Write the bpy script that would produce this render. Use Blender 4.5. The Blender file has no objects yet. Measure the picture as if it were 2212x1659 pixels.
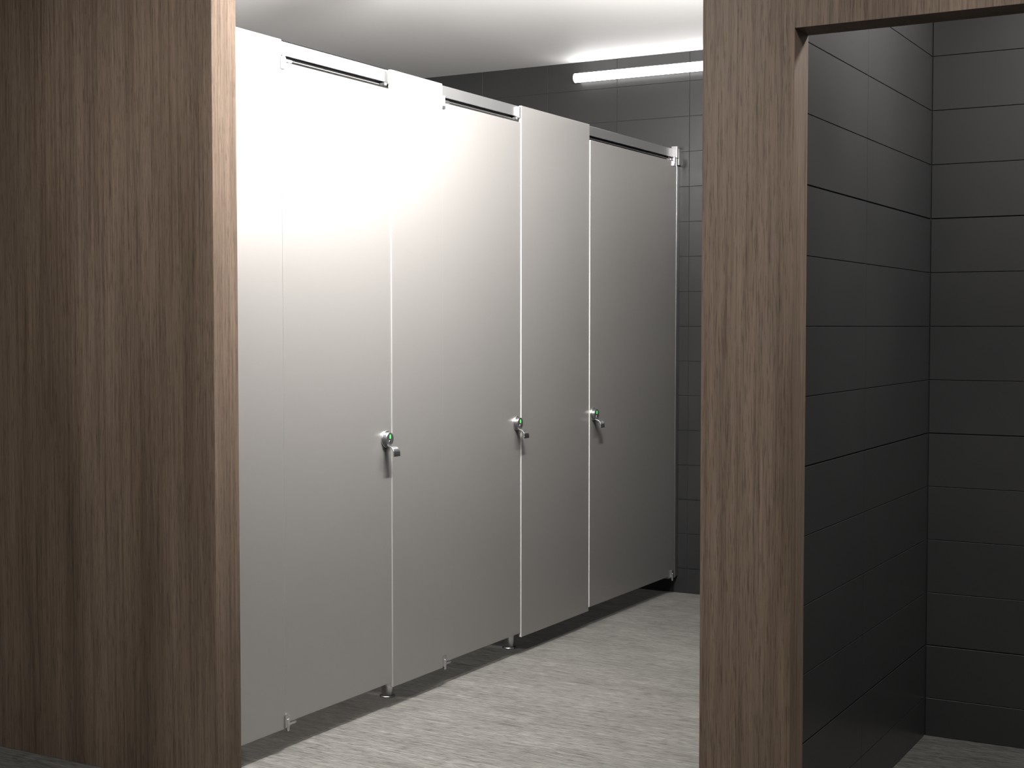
import bpy, math
from mathutils import Vector
S = bpy.context.scene
S.view_settings.view_transform = 'Standard'
S.view_settings.look = 'None'

# ------------------------------------------------------------------ materials
def newmat(name):
    m = bpy.data.materials.new(name); m.use_nodes = True
    nt = m.node_tree; b = nt.nodes['Principled BSDF']
    return m, nt, b
def simple(name, col, rough=0.5, metal=0.0, spec=0.5, emit=None, es=0, noise=0.0):
    m, nt, b = newmat(name)
    b.inputs['Base Color'].default_value = (*col, 1)
    b.inputs['Roughness'].default_value = rough
    b.inputs['Metallic'].default_value = metal
    b.inputs['Specular IOR Level'].default_value = spec
    if emit:
        b.inputs['Emission Color'].default_value = (*emit, 1)
        b.inputs['Emission Strength'].default_value = es
    if noise:
        tc = nt.nodes.new('ShaderNodeTexCoord'); n = nt.nodes.new('ShaderNodeTexNoise')
        n.inputs['Scale'].default_value = 3; n.inputs['Detail'].default_value = 3
        nt.links.new(tc.outputs['Object'], n.inputs['Vector'])
        r = nt.nodes.new('ShaderNodeMapRange')
        r.inputs['To Min'].default_value = rough - noise; r.inputs['To Max'].default_value = rough + noise
        nt.links.new(n.outputs['Fac'], r.inputs['Value']); nt.links.new(r.outputs['Result'], b.inputs['Roughness'])
    return m
def streak(nt, scale, nscale, detail, rough, dist=0.0, loc=(0, 0, 0)):
    tc = nt.nodes.new('ShaderNodeTexCoord'); mp = nt.nodes.new('ShaderNodeMapping')
    mp.inputs['Scale'].default_value = scale; mp.inputs['Location'].default_value = loc
    n = nt.nodes.new('ShaderNodeTexNoise')
    n.inputs['Scale'].default_value = nscale; n.inputs['Detail'].default_value = detail
    n.inputs['Roughness'].default_value = rough; n.inputs['Distortion'].default_value = dist
    nt.links.new(tc.outputs['Object'], mp.inputs['Vector']); nt.links.new(mp.outputs['Vector'], n.inputs['Vector'])
    return n.outputs['Fac']
def ramp(nt, fac, stops):
    r = nt.nodes.new('ShaderNodeValToRGB'); e = r.color_ramp.elements
    e[0].position, e[0].color = stops[0][0], (*stops[0][1], 1)
    e[1].position, e[1].color = stops[-1][0], (*stops[-1][1], 1)
    for p, c in stops[1:-1]:
        x = e.new(p); x.color = (*c, 1)
    nt.links.new(fac, r.inputs['Fac']); return r.outputs['Color']
def mix(nt, a, b, f, mode='MULTIPLY'):
    m = nt.nodes.new('ShaderNodeMix'); m.data_type = 'RGBA'; m.blend_type = mode
    m.inputs[0].default_value = f
    nt.links.new(a, m.inputs[6]); nt.links.new(b, m.inputs[7]); return m.outputs[2]

def wood_mat(name, tint=1.0, spec=.35, rough=.5):
    m, nt, b = newmat(name)
    t = tint
    broad = ramp(nt, streak(nt, (7, 7, .35), 1, 4, .6, .3), [(.3, (.130*t, .093*t, .067*t)), (.5, (.185*t, .135*t, .100*t)), (.72, (.245*t, .184*t, .140*t))])
    fine = ramp(nt, streak(nt, (110, 110, 1.8), 1, 6, .78, .1), [(.30, (.38, .36, .34)), (.47, (.83, .83, .82)), (.72, (1.28, 1.28, 1.28))])
    pores = ramp(nt, streak(nt, (420, 420, 18), 1, 3, .6), [(.36, (.5, .48, .46)), (.47, (1, 1, 1)), (1, (1.05, 1.05, 1.05))])
    c = mix(nt, mix(nt, broad, fine, .85), pores, .75)
    nt.links.new(c, b.inputs['Base Color'])
    b.inputs['Roughness'].default_value = rough; b.inputs['Specular IOR Level'].default_value = spec
    bp = nt.nodes.new('ShaderNodeBump'); bp.inputs['Strength'].default_value = .12; bp.inputs['Distance'].default_value = .001
    nt.links.new(streak(nt, (420, 420, 16), 1, 3, .6), bp.inputs['Height']); nt.links.new(bp.outputs['Normal'], b.inputs['Normal'])
    return m
WOOD = wood_mat('walnut_laminate', .88)
WOODE = wood_mat('walnut_edge', .20, .04, .8)  # same walnut, colour darkened to hold down lamp glare on this edge

def floor_mat():
    m, nt, b = newmat('streaked_grey_floor')
    k = .32
    a = ramp(nt, streak(nt, (5.0, 85, 1), 1, 7, .75, .3), [(.28, (.10*k, .096*k, .088*k)), (.45, (.25*k, .243*k, .226*k)), (.6, (.36*k, .352*k, .33*k)), (.78, (.55*k, .54*k, .505*k))])
    c = ramp(nt, streak(nt, (1.5, 9, 1), 1, 4, .6, .4), [(.3, (.82, .82, .81)), (.7, (1.1, 1.1, 1.1))])
    d = ramp(nt, streak(nt, (22, 240, 1), 1, 3, .6), [(.33, (.30, .30, .29)), (.5, (1, 1, 1)), (1, (1.35, 1.35, 1.35))])
    col = mix(nt, mix(nt, a, c, .9), d, .95)
    nt.links.new(col, b.inputs['Base Color'])
    b.inputs['Roughness'].default_value = .5; b.inputs['Specular IOR Level'].default_value = .12
    return m
FLOOR = floor_mat()
def tile_mat(name, k, spec):
    m, nt, b = newmat(name)
    c = ramp(nt, streak(nt, (1, 1, 1), 1.3, 5, .6), [(.3, (.031*k, .031*k, .0315*k)), (.7, (.040*k, .040*k, .040*k))])
    nt.links.new(c, b.inputs['Base Color'])
    b.inputs['Roughness'].default_value = .33; b.inputs['Specular IOR Level'].default_value = spec
    return m
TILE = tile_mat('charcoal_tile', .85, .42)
TILE_SHADED = tile_mat('charcoal_tile_shaded', .38, .28)  # same charcoal tile, shade put into the colour against strong lamp light
GROUT = simple('black_grout', (.004, .004, .004), .8)
CEIL = simple('white_ceiling_paint', (.74, .73, .72), .6, noise=.05)
PAINT = simple('painted_wall', (.32, .31, .30), .7, noise=.05)
PANEL = simple('satin_metallic_panel', (.205, .198, .190), .34, .70, noise=.01)
EDGE = simple('panel_edge_white', (.30, .30, .29), .35, noise=.02)
ALU = simple('brushed_aluminium', (.18, .18, .18), .38, .9, noise=.04)
CHROME = simple('satin_steel', (.55, .55, .56), .25, 1.0, noise=.03)
DARKST = simple('dark_steel', (.16, .16, .165), .3, .9, noise=.03)
GREEN = simple('green_indicator', (.03, .5, .05), .4, emit=(.05, .8, .08), es=.5)
LAMPW = simple('lamp_housing_white', (.8, .8, .8), .4)
def emis(name, col, s):
    return simple(name, (.9, .9, .9), .5, emit=col, es=s)
DIFF = emis('lamp_diffuser', (1, .98, .95), 5)
TUBE = emis('tube_diffuser', (1, .99, .98), 12)

# ------------------------------------------------------------------ helpers
class MB:
    def __init__(s): s.v = []; s.f = []; s.m = []
    def box(s, x0, x1, y0, y1, z0, z1, mi=0, fm=None):
        i = len(s.v)
        s.v += [(x0,y0,z0),(x1,y0,z0),(x1,y1,z0),(x0,y1,z0),(x0,y0,z1),(x1,y0,z1),(x1,y1,z1),(x0,y1,z1)]
        F = [(0,3,2,1),(4,5,6,7),(0,1,5,4),(1,2,6,5),(2,3,7,6),(3,0,4,7)]  # -z +z -y +x +y -x
        for k, q in enumerate(F):
            s.f.append(tuple(i + a for a in q)); s.m.append(mi if not fm else fm.get(k, mi))
    def obj(s, name, mats, parent=None, bevel=0, seg=2, smooth=False):
        me = bpy.data.meshes.new(name); me.from_pydata(s.v, [], s.f)
        for m in mats: me.materials.append(m)
        for p, k in zip(me.polygons, s.m): p.material_index = k; p.use_smooth = smooth
        me.update()
        o = bpy.data.objects.new(name, me); S.collection.objects.link(o)
        if bevel:
            b = o.modifiers.new('bevel', 'BEVEL'); b.width = bevel; b.segments = seg; b.limit_method = 'ANGLE'
            b.harden_normals = False
        if parent: o.parent = parent
        return o
def box(name, mats, dims, parent=None, bevel=0, fm=None):
    b = MB(); b.box(*dims, fm=fm); return b.obj(name, mats if isinstance(mats, list) else [mats], parent, bevel)
def empty(name):
    o = bpy.data.objects.new(name, None); S.collection.objects.link(o); o.empty_display_size = .1; return o
def cyl(b, c, axis, r, h, n=40, mi=0, r2=None, bev=0.0):
    """solid of revolution along axis starting at c."""
    a = Vector(axis).normalized(); t = Vector((0, 0, 1)) if abs(a.z) < .9 else Vector((1, 0, 0))
    u = a.cross(t).normalized(); w = a.cross(u)
    r2 = r if r2 is None else r2
    prof = [(r, 0), (r2, h - bev), (r2 - bev, h)] if bev else [(r, 0), (r2, h)]
    c = Vector(c); st = len(b.v)
    for (rr, hh) in prof:
        for k in range(n):
            th = 2 * math.pi * k / n
            b.v.append(tuple(c + a * hh + u * rr * math.cos(th) + w * rr * math.sin(th)))
    L = len(prof)
    for j in range(L - 1):
        for k in range(n):
            k2 = (k + 1) % n
            b.f.append((st + j*n + k, st + j*n + k2, st + (j+1)*n + k2, st + (j+1)*n + k)); b.m.append(mi)
    b.f.append(tuple(st + k for k in range(n))[::-1]); b.m.append(mi)
    b.f.append(tuple(st + (L-1)*n + k for k in range(n))); b.m.append(mi)

TH = .1813
def tiled_wall(name, box_dims, axis, plane, sign, u_lines, zlo, zhi, tm=None):
    """axis 'x': wall plane at x=plane, tiles run along y; 'y' likewise."""
    b = MB(); b.box(*box_dims, mi=1)
    bev, t = .0006, .003
    for ui in range(len(u_lines) - 1):
        for k in range(-8, 8):
            z0, z1 = 1.4 + k * TH, 1.4 + (k + 1) * TH
            z0g = z0 + (.0020 if k % 4 == 2 else .0010); z1g = z1 - (.0020 if (k + 1) % 4 == 2 else .0010)
            z0g = max(z0g, zlo); z1g = min(z1g, zhi)
            if z1g - z0g < .01: continue
            u0, u1 = u_lines[ui] + .0012, u_lines[ui + 1] - .0012
            i = len(b.v)
            for (d, e) in ((.0, 0), (t - bev, 0), (t, bev)):
                for (uu, zz) in ((u0 + e, z0g + e), (u1 - e, z0g + e), (u1 - e, z1g - e), (u0 + e, z1g - e)):
                    p = plane + sign * d
                    b.v.append((p, uu, zz) if axis == 'x' else (uu, p, zz))
            flip = (axis == 'x' and sign < 0) or (axis == 'y' and sign > 0)
            fs = []
            for L in (0, 4):
                for q in range(4):
                    fs.append((i+L+q, i+L+(q+1) % 4, i+L+4+(q+1) % 4, i+L+4+q))
            fs.append((i+8, i+9, i+10, i+11))
            for f in fs:
                b.f.append(f[::-1] if flip else f); b.m.append(0)
    return b.obj(name, [tm or TILE, GROUT])

# ------------------------------------------------------------------ room shell
XL, XR, YF, YB, ZC = -4.52, 2.4, -2.2, 6.90, 2.822
box('floor', FLOOR, (XL - .15, XR + .15, YF - .15, YB + .15, -.1, 0))
box('ceiling', CEIL, (XL - .15, XR + .15, YF - .15, YB + .15, ZC, ZC + .1))
ul = [-2.858 + .415 * k for k in range(-4, 4)]
ul = [XL + .001] + [u for u in ul if XL < u < -1.3] + [-1.301]
tiled_wall('wall_back', (XL - .12, XR + .12, YB + .003, YB + .12, 0, ZC), 'y', YB + .003, -1, ul, .001, ZC, TILE_SHADED)
yl = [3.351] + [6.9 - .415 * k for k in range(8, -1, -1)]
yl = sorted(y for y in yl if y >= 3.351)
yl[-1] = 6.896
tiled_wall('wall_left', (XL - .12, XL - .003, YF, YB + .003, 0, ZC), 'x', XL - .003, 1, yl, .001, ZC, TILE_SHADED)
box('wall_right', PAINT, (XR, XR + .12, YF, YB + .003, 0, ZC))
box('wall_front', PAINT, (XL - .12, XR + .12, YF - .12, YF, 0, ZC))
# wood clad walls facing the viewer
Y0, Y1 = 3.239, 3.348
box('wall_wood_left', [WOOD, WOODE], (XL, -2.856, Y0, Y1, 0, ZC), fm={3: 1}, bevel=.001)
b = MB()
b.box(-1.308, -1.079, Y0, Y1 - .008, 0, ZC)
b.box(-1.0788, .05, Y0, Y1 - .008, 2.096, ZC)
b.box(.0502, XR, Y0, Y1 - .008, 0, ZC)
b.obj('wall_wood_right', [WOOD])
# shower niche
ys = [3.342, 4.896 - .78, 4.893]
tiled_wall('wall_shower_left', (-1.30, -1.153, Y1 - .007, YB, 0, ZC), 'x', -1.153, 1, ys, .001, ZC)
tiled_wall('wall_shower_back', (-1.152, .20, 4.896, 5.0, 0, ZC), 'y', 4.896, -1, [-1.149, -.369, .05], .001, ZC)
tiled_wall('wall_shower_right', (.053, .2, Y1 - .007, 4.895, 0, ZC), 'x', .053, -1, ys, .001, ZC)

# ------------------------------------------------------------------ toilet partition
XP = -2.915; ZT = 2.32; ZB = .085
part = empty('toilet_partition')
def panel(name, xf, y0, y1, z0, z1, parent):
    return box(name, [PANEL, EDGE], (xf - .013, xf, y0, y1, z0, z1), parent, bevel=.0012, fm={0: 1, 1: 1, 2: 1, 4: 1})
g = .0015
panel('front_panel_1', XP, 3.352, 3.639 - g, ZB, ZT, part)
panel('front_panel_2', XP + .002, 4.254 + g, 4.600 - g, ZB, ZT, part)
panel('front_panel_3', XP + .002, 5.213 + g, 5.852 - g, ZB, ZT, part)
panel('end_strip', XP + .002, 6.822, 6.85, ZB, ZT - .09, part)
for i, y in enumerate((4.41, 5.34)):
    box(f'side_panel_{i+1}', [PANEL, EDGE], (XL + .002, XP - .014, y - .0065, y + .0065, ZB + .01, ZT - .05), part, fm={3: 1})
    b = MB()
    cyl(b, (-3.045, y, 0), (0, 0, 1), .030, .006, bev=.002)
    cyl(b, (-3.045, y, .006), (0, 0, 1), .0225, ZB - .004, bev=.002)
    b.box(-3.075, -3.015, y - .012, y + .012, ZB - .004, ZB + .03)
    b.obj(f'support_foot_{i+1}', [CHROME], part)
    b = MB()
    cyl(b, (-4.2, y, 0), (0, 0, 1), .0225, ZB + .012, bev=.002)
    b.obj(f'rear_foot_{i+1}', [CHROME], part)
# head rail : extruded channel behind the front panels
b = MB()
xr = XP - .014
b.box(xr - .006, xr, 3.352, 6.86, ZT - .045, ZT - .001)
b.box(xr - .035, xr - .006, 3.352, 6.86, ZT - .006, ZT - .001)
b.box(xr - .035, xr - .031, 3.352, 6.86, ZT - .056, ZT - .006)
b.box(xr - .031, xr - .012, 3.352, 6.86, ZT - .056, ZT - .053)
b.obj('head_rail', [ALU], part, bevel=.001)
# rail end brackets beside the pilasters
b = MB()
for y in (4.250, 5.209):
    b.box(xr - .010, XP + .001, y - .012, y + .001, ZT - .053, ZT - .006)
    b.box(xr - .010, XP - .004, y - .026, y - .012, ZT - .060, ZT - .050)
b.obj('rail_bracket', [ALU], part, bevel=.001)
# wall channel at the back
b = MB()
b.box(XP - .03, XP + .004, 6.857, 6.866, ZB, ZT + .005)
b.box(XP - .03, XP + .004, 6.866, 6.899, ZB + .005, ZT - .09, mi=1)
b.box(XP - .036, XP + .010, 6.872, 6.899, ZT - .085, ZT - .0, mi=0)
b.box(XP - .02, XP + .012, 6.845, 6.866, ZT - .05, ZT + .01)
b.obj('wall_channel', [ALU, DARKST], part, bevel=.001)

# ------------------------------------------------------------------ doors
ZDB, ZDT = ZB + .018, ZT - .070
def lever(name, xf, y, z, parent):
    # bent sheet grip under the rosette : profile in (x,z), swept along y
    prof = []
    for k in range(15):
        t = k / 14
        x = .004 + .046 * math.sin(t * math.pi * .5)
        zz = -.018 - .014 * (1 - math.cos(t * math.pi * .62)) - .010 * t + .006 * math.sin(t * math.pi)
        prof.append((x, zz))
    b = MB(); th = .004
    n = len(prof)
    for side in (0, 1):
        for (x, zz) in prof:
            w = .010 + .010 * (x / .05)
            b.v.append((xf + x, y - w if side == 0 else y + w, z + zz))
        for (x, zz) in prof:
            w = .010 + .010 * (x / .05)
            b.v.append((xf + x - th * .6, y - w if side == 0 else y + w, z + zz - th))
    A, B, C, D = 0, n, 2 * n, 3 * n
    for k in range(n - 1):
        for f in ((A+k, A+k+1, C+k+1, C+k), (B+k, D+k, D+k+1, B+k+1), (A+k, B+k, B+k+1, A+k+1), (C+k, C+k+1, D+k+1, D+k)):
            b.f.append(f); b.m.append(0)
    b.f.append((A, C, D, B)); b.m.append(0)
    b.f.append((A+n-1, B+n-1, D+n-1, C+n-1)); b.m.append(0)
    # drop lip at the free end
    x, zz = prof[-1]
    b.box(xf + x - .004, xf + x, y - .020, y + .020, z + zz - .010, z + zz)
    return b.obj(name, [CHROME], parent, bevel=.001)
def lock(door, xf, y, z):
    b = MB()
    cyl(b, (xf, y, z), (1, 0, 0), .030, .005, 48, bev=.001)
    cyl(b, (xf + .005, y, z), (1, 0, 0), .027, .014, 48, mi=1, r2=.025, bev=.002)
    o = b.obj('lock_rosette', [CHROME, DARKST], door)
    b = MB()
    X0 = xf + .0192
    # green vacancy window (rounded)
    n = 20; i = len(b.v)
    for k in range(n):
        th = 2 * math.pi * k / n
        yy = math.copysign(abs(math.cos(th)) ** .6, math.cos(th)) * .0045
        zz = math.copysign(abs(math.sin(th)) ** .6, math.sin(th)) * .0075
        b.v.append((X0 + .0006, y + yy, z + .009 + zz))
    b.f.append(tuple(range(i, i + n))); b.m.append(0)
    b.obj('vacancy_window', [GREEN], door)
    b = MB()
    cyl(b, (xf + .019, y, z - .010), (1, 0, 0), .0055, .0015, 20)
    b.box(xf + .0206, xf + .0210, y - .004, y + .004, z - .0108, z - .0092, mi=1)
    b.obj('emergency_slot', [CHROME, GROUT], door)
    lever('thumb_lever', xf, y, z - .004, door)
def hinge(door, xf, y, z, d, up):
    # d=+1: leaf extends toward +y ; up=+1 upper hinge
    b = MB()
    ya, yb = sorted((y, y + d * .05))
    b.box(xf - .018, xf + .004, ya, yb, z - .004, z + .004)
    ya, yb = sorted((y - d * .008, y + d * .016))
    b.box(xf - .002, xf + .006, ya, yb, z - (.030 if up > 0 else .008), z + (.008 if up > 0 else .034))
    cyl(b, (xf + .004, y + d * .006, z - .020), (0, 0, 1), .006, .04, 20, bev=.001)
    b.obj('hinge_top' if up > 0 else 'hinge_bottom', [CHROME], door, bevel=.0008)
def door(n, xf, y0, y1, hs):
    d = empty(f'door_{n}')
    panel('leaf', xf, y0 + g, y1 - g, ZDB, ZDT, d)
    hy = y0 if hs < 0 else y1
    hinge(d, xf, hy, ZDT + .006, -hs, 1); hinge(d, xf, hy, ZDB - .006, -hs, -1)
    ly = y1 - .036 if hs < 0 else y0 + .036
    lock(d, xf, ly, .995)
door(1, XP - .001, 3.639, 4.254, -1)
door(2, XP - .001, 4.600, 5.213, -1)
door(3, XP + .005, 5.852, 6.818, 1)

# ------------------------------------------------------------------ luminaires
def area(name, parent, loc, sx, sy, power, rot=(0, 0, 0), col=(1, .975, .95)):
    l = bpy.data.lights.new(name, 'AREA'); l.shape = 'RECTANGLE'; l.size = sx; l.size_y = sy
    l.energy = power; l.color = col
    o = bpy.data.objects.new(name, l); S.collection.objects.link(o); o.location = loc; o.rotation_euler = rot
    o.parent = parent; return o
def ceiling_lamp_or_fill(x, y, lx, ly, power, col=(1, .975, .95), tilt=0):
    e = empty('ceiling_light_or_fill')
    b = MB(); b.box(x - lx/2, x + lx/2, y - ly/2, y + ly/2, ZC - .05, ZC - .0005)
    b.obj('housing', [LAMPW], e, bevel=.004)
    b = MB(); b.box(x - lx/2 + .01, x + lx/2 - .01, y - ly/2 + .01, y + ly/2 - .01, ZC - .056, ZC - .0505)
    b.obj('diffuser', [DIFF], e)
    area('lamp', e, (x, y, ZC - .06 - abs(math.sin(math.radians(tilt))) * lx * .5), lx - .03, ly - .03, power, rot=(0, math.radians(tilt), 0), col=col)
ceiling_lamp_or_fill(-1.80, 3.92, .14, .8, 370, tilt=76)
ceiling_lamp_or_fill(-2.4, 2.0, .6, .6, 39)
ceiling_lamp_or_fill(0.0, 1.9, .6, .6, 39)
ceiling_lamp_or_fill(-.5, 4.1, .3, .3, 42)
for y in (3.88, 4.75):
    ceiling_lamp_or_fill(-3.3, y, .2, .2, 34)  # added fill lamps, out of view, to lighten the cubicle floors
# added fill lamp, out of view, brightening the floor of the far cubicle
e = empty('wall_light_or_fill')
b = MB(); b.box(XL + .001, XL + .05, 5.9, 6.3, 1.85, 1.97)
b.obj('housing', [LAMPW], e, bevel=.004)
b = MB(); b.box(XL + .0505, XL + .056, 5.92, 6.28, 1.865, 1.955)
b.obj('diffuser', [DIFF], e)
area('lamp', e, (XL + .06, 6.1, 1.9), .08, .34, 16, rot=(0, math.radians(-50), 0))
# added up-lights, hidden from view, to brighten the ceiling
def make_fill_uplight(x0, x1, y0, y1, z, loc, sx, sy, p, rot):
    e = empty('fill_uplight')
    b = MB(); b.box(x0, x1, y0, y1, z, z + .06)
    b.obj('housing', [LAMPW], e, bevel=.004)
    b = MB(); b.box(x0 + .01, x1 - .01, y0 + .01, y1 - .01, z + .0605, z + .064)
    b.obj('diffuser', [DIFF], e)
    area('lamp', e, loc, sx, sy, p, rot=rot)
make_fill_uplight(-1.39, -1.301, 3.5, 5.0, 2.1, (-1.36, 4.25, 2.17), .05, 1.4, 40, (math.pi, math.radians(-35), 0))
make_fill_uplight(-4.3, -3.0, 3.352, 3.43, 2.45, (-3.65, 3.40, 2.52), 1.2, .05, 55, (math.radians(180 - 50), 0, 0))
# long linear luminaire on the corridor side of the shower wall, facing the doors
e = empty('wall_light_or_fill')
b = MB(); b.box(-1.36, -1.301, 4.3, 5.5, 2.42, 2.64)
b.obj('housing', [LAMPW], e, bevel=.004)
b = MB(); b.box(-1.366, -1.3605, 4.32, 5.48, 2.44, 2.62)
b.obj('diffuser', [DIFF], e)
area('lamp', e, (-1.37, 4.9, 2.53), .16, 1.1, 90, rot=(0, math.radians(90), 0))
# tube on the back wall
e = empty('wall_light_or_fill')
b = MB(); b.box(-3.48, -2.2, YB - .022, YB - .001, 2.718, 2.742)
b.obj('housing', [LAMPW], e, bevel=.003)
b = MB(); cyl(b, (-3.50, YB - .045, 2.730), (1, 0, 0), .024, 1.32, 32)
b.obj('tube', [TUBE], e, smooth=False)

# world
w = bpy.data.worlds.new('world'); S.world = w; w.use_nodes = True
w.node_tree.nodes['Background'].inputs[0].default_value = (.05, .05, .05, 1)

# camera
c = bpy.data.cameras.new('camera'); c.lens = 50; c.sensor_width = 36; c.clip_start = .05
co = bpy.data.objects.new('camera', c); S.collection.objects.link(co)
co.location = (0, 0, 1.4); co.rotation_euler = (math.radians(90 - 2.32), 0, math.radians(29.57))
S.camera = co
